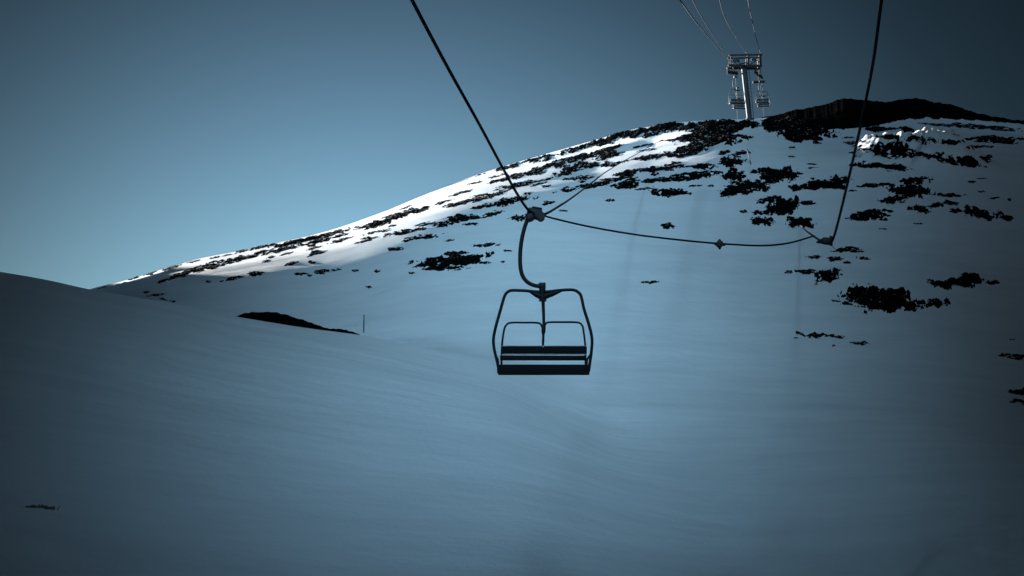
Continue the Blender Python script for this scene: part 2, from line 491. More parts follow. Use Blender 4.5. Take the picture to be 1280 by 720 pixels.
#ROCKS
G_SUN = 'small rocks on the sunlit upper slope'
L_SUN = 'small dark rock streak poking through the bright sunlit snow below the ridge'
G_CREST = 'small rocks along the low left ridge line'
L_CREST = 'small dark rock on the thin sunlit ridge line descending to the left'
G_LEFT = 'tiny rocks on the shaded slope left of the chair'
L_LEFT = 'tiny dark rock in the shaded snow between left ridge and hanging chair'
G_TERM = 'rock streaks just below the sunlit band'
L_TERM = 'thin rock streak in the shaded snow just below the sunlit band'
G_RU = 'small rocks on the upper right slope'
L_RU = 'small dark rock in the shaded snow of the upper right slope'
G_RC = 'small rocks around the lone cable clamp'
L_RC = 'small dark rock in the loose scatter below the right cable clamp'
G_RL = 'rock specks on the lower right slope'
L_RL = 'tiny rock speck in the smooth snow of the lower right slope'
rocks = [
 # --- left ridge line
 (128, 358, 10, 2.2, 16, G_CREST), (152, 353, 9, 2.0, 14, G_CREST), (168, 345.5, 9, 3.0, 12, G_CREST), (188, 341, 9, 2.0, 12, G_CREST),
 (218, 332, 14, 2.4, 14, G_CREST), (243, 325.5, 9, 2.0, 12, G_CREST), (280, 318, 17, 2.4, 12, G_CREST), (302, 313, 8, 2.2, 12, G_CREST),
 (330, 307, 17, 3.0, 14, 'short dark rock rib on the ridge line where the left ridge steepens'),
 (372, 300, 32, 4.0, 14, 'long ragged rock rib along the middle of the left ridge line'),
 (415, 291, 26, 3.0, 15, 'narrow rock rib at the upper end of the left ridge line'),
 (242, 338, 40, 3.4, 17, 'dark rock band edging the lower left ridge at its shadow line'),
 (300, 323, 30, 3.2, 16, 'broken dark rock band at shadow line of the left ridge, middle stretch'),
 (352, 311, 26, 2.8, 14, G_CREST), (396, 301, 16, 2.4, 14, G_CREST),
 (478, 277, 22, 4.0, 16, 'dark rock band crossing sun and shade on the upper left ridge'),
 (512, 265, 26, 3.6, 14, 'dark rock band on bright snow at the left end of the sunlit band'),
 (455, 283, 10, 2, 14, G_CREST), (470, 290, 18, 1.6, 12, G_TERM),
 (201, 352, 4, 1.6, 10, G_LEFT), (183, 365, 4, 1.3, 0, G_LEFT), (195, 368.5, 14, 1.1, 5, G_LEFT), (261, 352, 4, 1.4, 5, G_LEFT),
 (290, 348, 15, 2.0, 10, 'thin rock streak in the shaded snow under the left ridge'),
 (320, 341.5, 11, 2.6, 6, G_LEFT), (364, 329, 8, 2.2, 10, G_LEFT), (390, 327.5, 5, 2.0, 0, G_LEFT), (376, 342, 9, 1.6, 5, G_LEFT),
 (404, 339, 10, 3.0, 5, 'low rock clump in shaded snow halfway between left ridge and pole'), (421, 337, 7, 1.6, 0, G_LEFT), (386, 344, 4, 2.0, 0, G_LEFT),
 (444, 338, 5, 1.5, 0, G_LEFT), (472, 339, 5, 1.8, 0, G_LEFT), (461, 359, 5, 1.6, 0, G_LEFT), (492, 311, 8, 2.0, 5, G_LEFT), (332, 326, 4, 1.5, 5, G_LEFT),
 (205, 374, 5, 1.3, -8, G_LEFT), (216, 376.5, 4, 1.2, -8, G_LEFT),
 # --- crest left of the tower
 (640, 204, 42, 4.2, 17, 'thin dark rock edge along the skyline above the bright snow'),
 (712, 184, 50, 6.2, 17, 'dark rock crest on the skyline, left stretch'),
 (768, 167, 46, 8.5, 16, 'thick dark rock crest on the skyline above the shaded hollow'),
 (828, 154, 48, 10.5, 6, 'blocky black rock crest on the skyline left of the tower'),
 (893, 150, 40, 9.5, 2, 'black rock crest on the skyline just left of the tower foot'),
 (962, 150, 46, 10.0, 2, 'black rock crest on the skyline right of the tower foot'),
 # --- sunlit slope
 (736, 190, 52, 6.0, 16, 'large dark rock band across the sunlit snow beside the shaded hollow'),
 (668, 213, 14, 3.4, 18, G_SUN), (634, 222, 22, 3.2, 14, G_SUN), (655, 229, 34, 2.8, 12, 'long thin rock streak low in the sunlit snow'),
 (712, 211, 22, 5.0, 22, 'dark rock knot in the middle of the sunlit snow'), (753, 205, 28, 3.0, 8, G_SUN), (758, 193, 16, 4.0, 14, G_SUN),
 (724, 222, 18, 2.5, 8, G_SUN), (590, 250, 32, 3.0, 12, 'dark rock streak in bright snow left of the chair rope'),
 (566, 256, 14, 2.2, 10, G_SUN), (630, 252, 38, 4.2, 12, 'dark rock wedge crossed by the rope just above the chair grip'),
 (812, 196, 15, 3.2, 8, G_SUN), (840, 193, 14, 2.6, 8, G_SUN), (868, 185, 34, 5.0, 11, 'long dark rock band below the skyline left of the tower'),
 (866, 170, 28, 4.0, 16, 'narrow rock streak on bright snow just under the skyline crest'),
 (898, 161, 36, 8.0, 12, 'big black rock mass on the slope below the tower foot'),
 (906, 173, 34, 6.5, 6, 'black rock slab on the slope beneath the mass below the tower'),
 (878, 179, 26, 3.5, 12, G_SUN), (827, 210, 26, 3.5, 8, G_SUN), (790, 214, 22, 3.4, 10, G_SUN), (752, 228, 46, 4.0, 12, 'rock streak under the rope at the lower edge of the sunlit snow'),
 (783, 230, 16, 5.0, 4, 'dark rock clump just below the sunlit snow right of the rope'), (880, 207, 17, 3.6, 6, G_SUN), (915, 202, 15, 5.5, 4, 'compact dark rock at the right end of the sunlit snow'),
 (822, 224.5, 24, 3.0, 4, G_TERM), (872, 219, 30, 4.5, 4, 'rough rock streak along the shadow edge left of the thin pole'), (915, 218, 17, 6.0, 2, 'square dark rock on the shadow edge below the thin pole'),
 (930, 190, 10, 2.2, 0, G_SUN), (905, 190, 8, 2.4, 5, G_SUN), (918, 193, 7, 1.8, 5, G_SUN), (846, 203, 7, 1.6, 0, G_SUN),
 # --- shaded slope under the sunlit band
 (685, 253.5, 10, 2.2, 4, G_TERM), (648, 272, 14, 3.2, 4, G_TERM), (618, 266, 14, 2.4, 10, G_TERM), (582, 272, 24, 4.0, 8, 'longer rock streak in shade left of the chair grip'),
 (556, 280, 14, 2.6, 8, G_TERM), (507, 289, 26, 2.8, 10, G_TERM), (529, 296, 24, 2.8, 10, G_TERM), (588, 280, 10, 1.8, 5, G_TERM), (562, 300, 6, 1.5, 0, G_TERM),
 (607, 306, 17, 2.4, 2, G_TERM), (634, 313, 6, 1.6, 0, G_TERM), (629, 327, 4, 1.3, 0, G_TERM), (495, 311, 9, 1.8, 5, G_TERM),
 (562, 325, 48, 7.0, 6, 'broad ragged rock patch in the shaded snow left of the hanger arm'),
 (553, 335, 26, 3.4, 3, 'fringe of broken rock under the broad patch left of the hanger arm'), (605, 328, 8, 2.0, 0, G_TERM),
 (515, 341, 5, 1.6, 0, G_LEFT),
 (703, 263, 7, 1.2, 0, G_TERM), (762, 250, 6, 1.5, 5, G_TERM), (840, 240, 25, 5.0, 3, 'dark rock patch in the smooth shaded snow below the sunlit band'),
 (834, 282, 9, 3.4, 0, 'small lone rock high above the sagging cable'), (812, 352.5, 11, 1.8, 2, 'faint lone rock sliver in smooth snow right of the chair frame'),
 (888, 232, 5, 1.6, 0, G_TERM),
 # --- right of the tower
 (1004, 162, 38, 11, 2, 'big black rock buttress bulging down the slope right of the tower'),
 (1093, 156, 46, 6.5, -3, 'black rock ledge under the summit crossed by the right rope'),
 (1215, 158, 66, 2.6, -4, 'very long thin rock ledge below the right end of the summit'),
 (1140, 173, 38, 4.5, -4, 'dark rock ledge on the snow field below the summit'),
 (1190, 177, 30, 3.2, -1, 'lower thin rock ledge right of the sun flecked boulders'),
 (1248, 174, 36, 4.6, 2, 'dark rock ledge running out of the picture below the summit ridge'),
 (1066, 179, 10, 2.4, 0, G_RU), (1070, 195, 10, 1.6, 0, G_RU),
 (1116, 188, 28, 9, 0, 'rounded dark boulder field with sunlit snow caps below the summit'),
 (1160, 193, 22, 3.8, -4, G_RU), (1203, 200, 34, 6.5, -2, 'wide dark boulder mound beside a sunlit snow rim'), (1232, 198, 9, 4.0, 0, G_RU),
 (1100, 207, 36, 4.5, -3, 'flat dark rock bench just below the sun flecked boulders'), (1213, 184, 16, 2.2, 5, G_RU),
 (951, 213, 14, 3.6, 3, G_RU), (973, 218, 25, 8.0, 2, 'rounded dark rock mound at the top of the shaded slope'),
 (933, 234, 31, 6.8, 5, 'wide dark rock patch left of the rounded mound'), (911, 241, 10, 4.0, 12, G_RU),
 (1026, 229, 34, 6.8, 4, 'wide rugged rock patch left of the right rope'), (998, 234, 12, 3.0, 0, G_RU),
 (980, 256, 20, 9.5, 0, 'tall dark rock heap above the sagging cable'), (958, 250, 12, 3.0, 5, G_RU), (1006, 253, 13, 2.6, 0, G_RU),
 (950, 265, 10, 3.4, 0, G_RU), (929, 264, 6, 2.0, 0, G_RU), (952, 276, 14, 5.0, -4, 'low speckled rock under the tall dark heap'), (966, 246, 10, 1.8, 5, G_RU),
 (1001, 277, 16, 6.5, 0, 'round dark rock where the thin rope ends left of the clamp'),
 (1087, 268, 26, 6.0, 2, 'ragged rock patch just right of the lone rope'), (1068, 273, 12, 1.6, 0, G_RU),
 (1143, 225, 20, 4.4, -4, G_RU), (1093, 231, 22, 2.6, 3, G_RU), (1137, 238, 30, 6.5, -4, 'large broken rock patch in the middle of the right slope'),
 (1118, 248, 20, 4.5, 4, 'rock tongue under the large broken patch on the right slope'), (1182, 243, 20, 2.6, -2, G_RU), (1066, 238, 6, 1.4, 0, G_RU),
 (1150, 260, 14, 5.2, 6, G_RU), (1170, 256, 13, 3.0, 3, G_RU), (1189, 253, 11, 3.4, 0, G_RU), (1195, 263, 9, 3.2, 0, G_RU),
 (1228, 266, 22, 7.0, -8, 'scattered rock patch near the right edge of the upper slope'), (1258, 272, 12, 3.6, -4, G_RU), (1104, 286, 5, 1.2, 0, G_RU),
 (1078, 176, 12, 1.4, -2, G_RU), (1072, 182, 13, 1.5, 3, G_RU), (1084, 187, 14, 1.6, -3, G_RU), (1068, 190.5, 10, 1.3, 0, G_RU), (1080, 196, 12, 1.5, 2, G_RU),
 # --- around the clamp
 (1058, 312, 18, 3.4, 0, G_RC), (1043, 323, 10, 2.8, 4, G_RC), (1017, 321, 9, 2.0, 0, G_RC), (1080, 322.5, 8, 2.2, -8, G_RC), (1060, 328, 6, 1.8, 0, G_RC), (1076, 314, 5, 1.4, 0, G_RC),
 (985, 340, 6, 2.0, 0, G_RC), (1008, 339, 13, 3.2, 0, G_RC), (1036, 343, 18, 7.0, 12, 'rounded dark rock alone on the snow below the clamp'),
 # --- lower right
 (1207, 350, 22, 7.5, 0, 'dark rock hump on the right slope above the big slab'), (1178, 354, 16, 5.5, 2, 'lower rock lump joined to the left of the hump'), (1240, 352.5, 9, 3.0, -4, G_RL),
 (1110, 373, 50, 13, -4, 'biggest black rock slab lying alone on the lower right slope'),
 (1173, 378, 14, 5.2, -8, 'pointed rock at the right tip of the biggest slab'),
 (1045, 376, 6, 1.6, 0, G_RL), (1020, 419, 13, 3.6, 0, 'small flat rock in smooth snow, left of a close pair'), (1044, 420.5, 12, 2.4, -8, 'small flat rock in smooth snow, right of a close pair'),
 (1001, 417, 7, 2.0, -20, G_RL), (1075, 429, 12, 2.0, -3, G_RL), (1042, 432, 3, 1.2, 0, G_RL), (995, 422, 3, 1.2, 0, G_RL),
 (1276, 445, 32, 3.6, -2, 'dark flat rock cut by the right edge, highest of three'), (1282, 488, 24, 4.0, 4, 'dark flat rock cut by the right edge, middle of three'),
 (1284, 502, 22, 3.6, -3, 'dark flat rock cut by the right edge, lowest of three'), (1265, 424, 4, 1.0, 0, G_RL),
 # --- left foreground
 (50, 633, 24, 2.6, -4, 'half buried rock in the dark snow at lower left'),
]
_rr = random.Random(5)
for k in range(44):
    X = _rr.uniform(545, 925)
    yt = float(np.interp(X, [p[0] for p in ridge_px], [p[1] for p in ridge_px])) + 8; yb = float(np.interp(X, [540, 600, 680, 760, 930], [258, 246, 240, 234, 224]))
    rocks.append((X, _rr.uniform(yt, yb + 6), _rr.uniform(4, 13), _rr.uniform(1.0, 1.9), 13 - 8 * (X - 545) / 380 + _rr.uniform(-3, 3), G_SUN))
for k in range(24):
    X = _rr.uniform(330, 545)
    yt = float(np.interp(X, [p[0] for p in ridge_px], [p[1] for p in ridge_px])) + 5; yb = float(np.interp(X, [330, 400, 480, 545], [326, 312, 292, 274]))
    rocks.append((X, _rr.uniform(yt, yb + 4), _rr.uniform(5, 15), _rr.uniform(1.0, 2.0), 14 + _rr.uniform(-3, 3), G_CREST))
for k in range(26):
    X = _rr.uniform(940, 1262)
    rocks.append((X, _rr.uniform(165, 285), _rr.uniform(3, 9), _rr.uniform(0.9, 1.8), _rr.uniform(-5, 4), G_RU))
LBL = {G_SUN: L_SUN, G_CREST: L_CREST, G_LEFT: L_LEFT, G_TERM: L_TERM, G_RU: L_RU, G_RC: L_RC, G_RL: L_RL}
for i, (X, Y, hw, hh, ang, key) in enumerate(rocks):
    small = hw < 12
    o = outcrop(X, Y, hw, hh, ang, seed=i + 1, ragged=0.8 if small else 1.0)
    if key in LBL: tag(o, LBL[key], 'rock', key)
    else: tag(o, key, 'rock', 'rock outcrops on the snowy mountain')
    if key.startswith('half buried'): o.data.materials[0] = M_DUSTED

# summit massif: a rock crest whose top makes the skyline
def massif():
    top = [(952, 150), (962, 147), (975, 143.5), (991, 138.5), (1020, 133), (1036, 130), (1048, 125), (1058, 122.5), (1083, 125), (1098, 126.5), (1109, 128), (1118, 126), (1128, 123.5),
           (1142, 122.5), (1158, 124.5), (1172, 128), (1190, 130.5), (1205, 136), (1221, 141), (1241, 146), (1262, 149), (1290, 152), (1330, 159)]
    bot = [(952, 151.5), (975, 152), (991, 156), (1020, 161), (1045, 161), (1090, 158), (1130, 149), (1160, 147.5), (1200, 149), (1240, 151.5), (1290, 156), (1330, 163)]
    X = np.arange(952, 1330, 0.55)
    tY = np.interp(X, [p[0] for p in top], [p[1] for p in top]) + 2.0 * fbm(X / 7, X * 0, 4, 5)
    bY = np.interp(X, [p[0] for p in bot], [p[1] for p in bot]) + 3.0 * fbm(X / 11, X * 0 + 3, 4, 9)
    n = len(X); m = 64
    V = np.zeros((n, m, 3)); Hh = np.zeros((n, m))
    for i in range(n):
        hx, hy, hz, hr = hit(X[i], bY[i])
        th = math.atan2(hx, hy)
        Rt = RID - 0.5 + 0.7 * float(fbm(X[i] / 9, 1.5, 3, 4))
        _, Et = az_el(X[i], tY[i])
        r = np.linspace(hr - 0.8, RID + 7.5, m)
        x = r * math.sin(th); y = r * math.cos(th); z = Z(x, y)
        zt = float(Et) * Rt
        gt = float(Z(Rt * math.sin(th), Rt * math.cos(th)))
        rise = max(zt - gt, 0.15)
        # cross profile: climbs from the foot to the top and falls away behind
        f = np.where(r < Rt, smooth(hr - 0.4, Rt - 0.5, r) ** 0.7, 1 - smooth(Rt, RID + 6.5, r))
        nn = fbm(x / 2.1, y / 1.5, 4, 31)
        H = rise * f * (1 + 0.0 * nn) + 0.55 * nn * np.minimum(1, rise) * np.clip(1.2 - f, 0.25, 1) - 0.10 * (1 - f)
        H = np.where(r < Rt + 0.3, np.minimum(H, (float(Et) * r - z) - 0.55 * np.abs(fbm(x / 0.8, y / 0.5, 4, 51)) * (r < Rt)), H)
        H = H + (0.22 - 0.22 * smooth(0, 0.5, f)) * np.sign(f)
        V[i, :, 0] = x; V[i, :, 1] = y; V[i, :, 2] = z + H; Hh[i] = H
    keep = np.ones((n - 1, m - 1), bool)
    x0, y0, z0, r0 = hit(1120, 150)
    o = grid_mesh('rock_outcrop', V - np.array([x0, y0, z0]), keep, M_BLACK, smooth=False)
    o.location = (x0, y0, z0)
    tag(o, 'long black summit rock forming the skyline right of the tower', 'rock', 'rock outcrops on the snowy mountain')
massif()

# dark rock lip behind the near snow roll
def lip():
    X = np.arange(295, 450, 0.5)
    up = np.interp(X, [295, 305, 320, 345, 360, 380, 400, 412, 425, 436, 449], [396, 391.5, 390, 391, 394, 401, 407.5, 411, 411.5, 414, 418.5]) + 1.1 * fbm(X / 6, X * 0, 4, 3)
    n = len(X); m = 14
    V = np.zeros((n, m, 3))
    for i in range(n):
        th, E = az_el(X[i], up[i]); th = float(th); E = float(E)
        R0 = RC + 1.2
        for j in range(m):
            r = R0 + (j - 4) * 0.42
            x = r * math.sin(th); y = r * math.cos(th); g = float(Z(x, y))
            k = 1 - ((j - 4) / 9.0) ** 2 if j > 4 else 1 - ((4 - j) / 4.0) ** 2
            tgt = E * r + 0.10 * float(perlin(x / .5, y / .5, 3)) * (0 if j == 4 else 1)
            V[i, j] = (x, y, (g - 0.35) * (1 - k) + tgt * k if tgt > g - 0.3 else g - 0.35)
    x0, y0, z0, r0 = hit(360, 412)
    o = grid_mesh('rock_outcrop', V - np.array([x0, y0, z0]), None, M_BLACK, smooth=False)
    o.location = (x0, y0, z0)
    tag(o, 'black wedge of rock behind the near snow roll, left of the thin pole', 'rock', 'rock outcrops on the snowy mountain')
lip()

# ------------------------------------------------------------------ tubes and boxes
def frames_along(pts):
    pts = [Vector(p) for p in pts]
    T = []
    for i in range(len(pts)):
        a = pts[max(i - 1, 0)]; b = pts[min(i + 1, len(pts) - 1)]
        T.append((b - a).normalized())
    up = Vector((0, 0, 1)) if abs(T[0].z) < 0.9 else Vector((0, 1, 0))
    n = (up - T[0] * up.dot(T[0])).normalized()
    out = []
    for t in T:
        n = (n - t * n.dot(t)).normalized()
        out.append((n, t.cross(n)))
    return pts, out
class MB:
    def __init__(s): s.v = []; s.f = []
    def tube(s, pts, rad, seg=10, cap=True):
        pts, fr = frames_along(pts)
        base = len(s.v)
        for i, p in enumerate(pts):
            r = rad[i] if isinstance(rad, (list, tuple)) else rad
            n, b = fr[i]
            for k in range(seg):
                a = 2 * math.pi * k / seg
                s.v.append(p + n * (math.cos(a) * r) + b * (math.sin(a) * r))
        for i in range(len(pts) - 1):
            for k in range(seg):
                a = base + i * seg + k; b2 = base + i * seg + (k + 1) % seg
                s.f.append((a, b2, b2 + seg, a + seg))
        if cap:
            s.f.append(tuple(base + k for k in range(seg))[::-1])
            e = base + (len(pts) - 1) * seg
            s.f.append(tuple(e + k for k in range(seg)))
        return s
    def box(s, c, d, R=None, bev=0.0):
        bm = bmesh.new(); bmesh.ops.create_cube(bm, size=1)
        for v in bm.verts: v.co = Vector((v.co.x * d[0], v.co.y * d[1], v.co.z * d[2]))
        if bev: bmesh.ops.bevel(bm, geom=list(bm.edges), offset=bev, segments=2, affect='EDGES', profile=0.5)
        base = len(s.v)
        bm.verts.index_update()
        for v in bm.verts:
            p = R @ v.co if R else v.co
            s.v.append(p + Vector(c))
        for f in bm.faces: s.f.append(tuple(base + v.index for v in f.verts))
        bm.free(); return s
    def build(s, name, mat, parent=None, smooth=True):
        o = link_mesh(name, s.v, s.f, mat, parent, False)
        if smooth:
            o.data.polygons.foreach_set('use_smooth', [len(p.vertices) == 4 for p in o.data.polygons])
            try:
                o.data.set_sharp_from_angle(angle=math.radians(40))
            except Exception: pass
        return o
def curve(pts, n=10):
    """Catmull-Rom through points"""
    P = [Vector(p) for p in pts]
    P = [P[0] * 2 - P[1]] + P + [P[-1] * 2 - P[-2]]
    out = []
    for i in range(1, len(P) - 2):
        for k in range(n):
            t = k / n
            a, b, c, d = P[i - 1], P[i], P[i + 1], P[i + 2]
            out.append(0.5 * ((2 * b) + (c - a) * t + (2 * a - 5 * b + 4 * c - d) * t * t + (3 * b - a - 3 * c + d) * t ** 3))
    out.append(P[-2])
    return out
def bolt(mb, c, ax, r, h):
    c = Vector(c); ax = Vector(ax).normalized()
    mb.tube([c - ax * h / 2, c + ax * h / 2], r, 6)

# ------------------------------------------------------------------ the hanging chair
DCH = 23.0                       # metres from the camera
PXM = DCH / F                    # metres per photograph pixel at the chair
def make_chair(name, mats):
    """origin at the grip; x right, z up, seat towards +y; pixel units of the photograph times PXM"""
    fr, sl_, bo, tr = mats
    root = empty(name, (0, 0, 0))
    def P(X, Y, y=0.0): return Vector(((X - 668) * PXM, y, (268 - Y) * PXM))
    YB = 0.0
    # hanger arm
    m = MB().tube(curve([P(662, 268), P(656, 284), P(651.5, 304), P(650, 326), P(652, 343), P(658, 353), P(667, 358), P(676, 359.5)], 7), 0.033, 12)
    arm = m.build('hanger_arm', fr, root)
    # grip on the rope
    g = MB(); g.box(P(668, 267.5), (0.25, 0.16, 0.16), Matrix.Rotation(math.radians(12), 3, 'Y'), 0.03)
    g.box(P(662, 272), (0.12, 0.20, 0.12), Matrix.Rotation(math.radians(-20), 3, 'Y'), 0.02)
    grip = g.build('grip', fr, root)
    MB().box(P(671, 262), (0.17, 0.11, 0.08), Matrix.Rotation(math.radians(10), 3, 'Y'), 0.02).build('grip_jaw', sl_, grip)
    s = MB(); s.tube([P(676, 271, -0.1), P(676, 271, 0.1)], 0.065, 14); s.build('grip_roller', fr, grip)
    b = MB(); bolt(b, P(667, 268, -0.09), (0, 1, 0), 0.022, 0.05); b.build('grip_bolt', sl_, grip)
    # hub
    h = MB(); h.box(P(677.5, 358.5), (0.11, 0.11, 0.09), None, 0.012)
    h.tube([P(677.5, 356), P(677.5, 376)], [0.055, 0.048], 12)
    h.tube([P(662, 366), P(670, 370), P(677, 373)], [0.02, 0.04, 0.05], 8)
    h.tube([P(702, 364.5), P(690, 369), P(678, 373)], [0.02, 0.04, 0.05], 8)
    h.build('hub', fr, root)
    c = MB(); c.box(P(678, 377), (0.12, 0.07, 0.03), None, 0.008); c.build('collar', fr, root)
    # outer frame
    def side(sg, pts):
        return pts
    outer = [P(624.5, 466, 0.0), P(621, 450, 0), P(618, 437, 0), P(617.2, 425, 0), P(620, 410, 0), P(626, 388, 0), P(630.5, 372.5, 0), P(634, 367, 0), P(640, 364.5, 0), P(655, 364.8, 0),
             P(677.5, 366.5, 0), P(700, 364.3, 0), P(715, 363.8, 0), P(721.5, 366.5, 0), P(725.5, 372, 0), P(729, 388, 0), P(735, 408, 0), P(738.3, 424, 0), P(737.6, 440, 0), P(733.8, 466, 0)]
    MB().tube(curve(outer, 6), 0.025, 10).build('frame', fr, root)
    # centre post
    cp = MB().tube([P(678.2, 374), P(679, 395), P(679.2, 408), P(678.6, 420), P(678, 434)], [0.030, 0.026, 0.024, 0.022, 0.020], 10).build('centre_post', fr, root)
    MB().tube([P(679.2, 406, 0), P(679.0, 411, 0), P(678.7, 416, 0), P(678.5, 420, 0)], [0.024, 0.036, 0.036, 0.022], 10).build('post_joint', fr, cp)
    # two back hoops
    hl = [P(627, 462, 0.03), P(627.3, 445, 0.02), P(628, 430, 0), P(630, 415, 0), P(632.5, 408.5, 0), P(638, 405, 0), P(655, 404.8, 0), P(672, 405.2, 0), P(676, 408, 0), P(678, 413, 0)]
    hr_ = [P(730.5, 462, 0.03), P(730.3, 445, 0.02), P(729.8, 430, 0), P(728, 415, 0), P(726.5, 408.5, 0), P(721, 404.6, 0), P(702, 404.2, 0), P(684, 404.6, 0), P(681, 407.5, 0), P(679, 412, 0)]
    for h_ in (hl, hr_): MB().tube(curve(h_, 5), 0.0165, 8).build('back_hoop', fr, root)
    # backrest boards
    def board(x0, x1, y0, y1, yd, th, nm, mt, tilt=0.0, dz=0.0):
        a = P(x0, (y0 + y1) / 2, yd); b_ = P(x1, (y0 + y1) / 2, yd)
        mid = (a + b_) / 2; mid.z += dz
        R = Matrix.Rotation(tilt, 3, 'X') @ Matrix.Rotation(0, 3, 'Y')
        return MB().box(mid, ((b_ - a).length, th, (y1 - y0) * PXM), R, min(0.012, th * 0.3)).build(nm, mt, root)
    bk = board(626.3, 732, 434.2, 443.6, 0.0, 0.035, 'backrest', sl_, 0.1)
    MB().box(P(679, 433.9, -0.005), (1.36, 0.03, 0.010), None, 0.003).build('highlight_strip', tr, bk)
    lb = board(625.3, 731.3, 445.6, 451.6, 0.01, 0.035, 'lower_back_board', sl_, 0.0)
    MB().box(P(679, 444.6, -0.012), (1.36, 0.018, 0.014), Matrix.Rotation(math.radians(-0.35), 3, 'Y'), 0.003).build('highlight_strip', tr, lb)  # strip stands in for the bright reflection in the gap
    # seat
    st = MB()
    st.box(P(678.6, 463.2, 0.235), (1.42, 0.46, 0.055), Matrix.Rotation(math.radians(7), 3, 'X'), 0.015)
    st.box(P(678.8, 463.3, -0.005), (1.465, 0.05, 0.168), None, 0.012)
    seat = st.build('seat', sl_, root)
    for X in (640, 679, 718):
        MB().box(P(X, 465.2, 0.22), (0.05, 0.44, 0.03), Matrix.Rotation(math.radians(7), 3, 'X'), 0.006).build('seat_support', fr, seat)
    # side arms carrying the seat, running back from the frame
    for X0, X1 in ((619, 622.5), (737, 733.5)):
        MB().tube(curve([P(X0, 440, 0), P(X0, 443, 0.16), P(X1, 448, 0.34), P(X1, 460, 0.44), P(X1, 463, 0.40)], 5), 0.018, 8).build('armrest', fr, root)
    for X, Y in ((678.2, 434.6), (678, 444.6)):
        b = MB(); bolt(b, P(X, Y, -0.025), (0, 1, 0), 0.014, 0.014); b.build('bolt', bo, root)
    for X, Y in ((624.5, 446.6), (625.5, 453.0), (731.8, 431.5), (728, 444.5)):
        b = MB(); bolt(b, P(X, Y, -0.03), (0, 1, 0), 0.008, 0.02); b.build('bolt', bo, root)
    return root
chair = make_chair('chairlift_chair', (M_FRAME, M_SLAT, M_BOLT, M_HIGHLIGHT))
tag(chair, 'large empty black two-seat chair hanging from the rope in the centre', 'lift chair')
PC = at(668, 268, DCH)
chair.location = PC
chair.rotation_euler = (0, 0, math.atan2(0, 1))

# ------------------------------------------------------------------ ropes
def rope(name, pix, rad, label, grp=None, n=9, radii=None):
    pts = curve([at(X, Y, d) for X, Y, d in pix], n)
    org = pts[0].copy()
    r = rad
    o = MB().tube([p - org for p in pts], r, 8).build(name, M_ROPE, None)
    o.location = org
    tag(o, label, 'cable', grp)
    return o
def hitd(X, Y):
    x, y, z, r = hit(X, Y)
    return y * CP + z * SP
rope('haul_rope', [(470, -90, 13.5), (515, 0, 15.0), (560, 85, 17.2), (600, 157, 19.5), (630, 213, 21.4), (648, 245, 22.4), (660, 262, 22.85), (668, 266, 23.0), (680, 268, 23.6),
                   (700, 257, 27), (722, 242, 34), (765, 210, 60), (800, 190, 95), (836, 170, hitd(836, 172))], 0.0215,
     'dark rope running from top centre down to the chair grip and on uphill')
rope('haul_rope', [(1118, -90, 15.5), (1110, -40, 16.5), (1102, 0, 17.5), (1091, 80, 19.2), (1075, 160, 21), (1058, 235, 22.8), (1042, 297, 24.0), (1034, 302, 24.2), (1026, 301, 25), (1014, 293, 30), (1006, 287, 45), (1000, 281, hitd(1000, 281))], 0.0215,
     'dark rope running from top right down to the lone clamp on the right')
rope('slack_cable', [(676, 268, 23.05), (690, 272.5, 23.1), (740, 284, 23.4), (800, 294, 23.8), (860, 301, 24.1), (900, 304.5, 24.3), (950, 307, 24.6), (985, 304, 25.2), (1014, 296, 27.5), (1018, 295, 29.3)], 0.0165,
     'thin cable sagging between the chair grip and the right rope')

def clamp(X, Y, d, label, kind, s=1.0):
    root = empty('rope_clamp', at(X, Y, d))
    if kind == 0:
        R = Matrix.Rotation(math.radians(8), 3, 'Y')
        MB().box((0, 0, 0), (0.10 * s, 0.09, 0.11 * s), R, 0.02).build('clamp_body', M_FRAME, root)
        MB().tube([(0, 0, -0.095 * s), (0, 0, -0.045), (0, 0, 0.045), (0, 0, 0.085 * s)], [0.015, 0.035, 0.035, 0.015], 8).build('clamp_pin', M_SLAT, root)
        MB().tube([(-0.085, 0, 0.005), (0.095, 0, -0.008)], [0.028, 0.028], 10).build('sleeve', M_SLAT, root)
    else:
        MB().box((0.01, 0, 0), (0.17, 0.11, 0.12), Matrix.Rotation(math.radians(6), 3, 'Y'), 0.03).build('clamp_body', M_FRAME, root)
        MB().tube([(-0.17, 0, -0.02), (-0.10, 0, -0.005), (-0.04, 0, 0)], [0.015, 0.04, 0.055], 10).build('sleeve', M_SLAT, root)
        MB().tube([(0.075, 0, -0.075), (0.08, 0, 0.09)], [0.03, 0.026], 8).build('clamp_pin', M_SLAT, root)
        MB().tube([(0.07, 0, -0.06), (0.12, 0, -0.115), (0.15, 0, -0.14)], [0.008, 0.006, 0.004], 6).build('loose_wire', M_ROPE, root)
    tag(root, label, 'cable clamp')
clamp(899.5, 305, 24.3, 'small diamond shaped clamp on the sagging thin cable', 0)
clamp(1033, 301.5, 24.15, 'larger clamp at the foot of the right rope', 1)

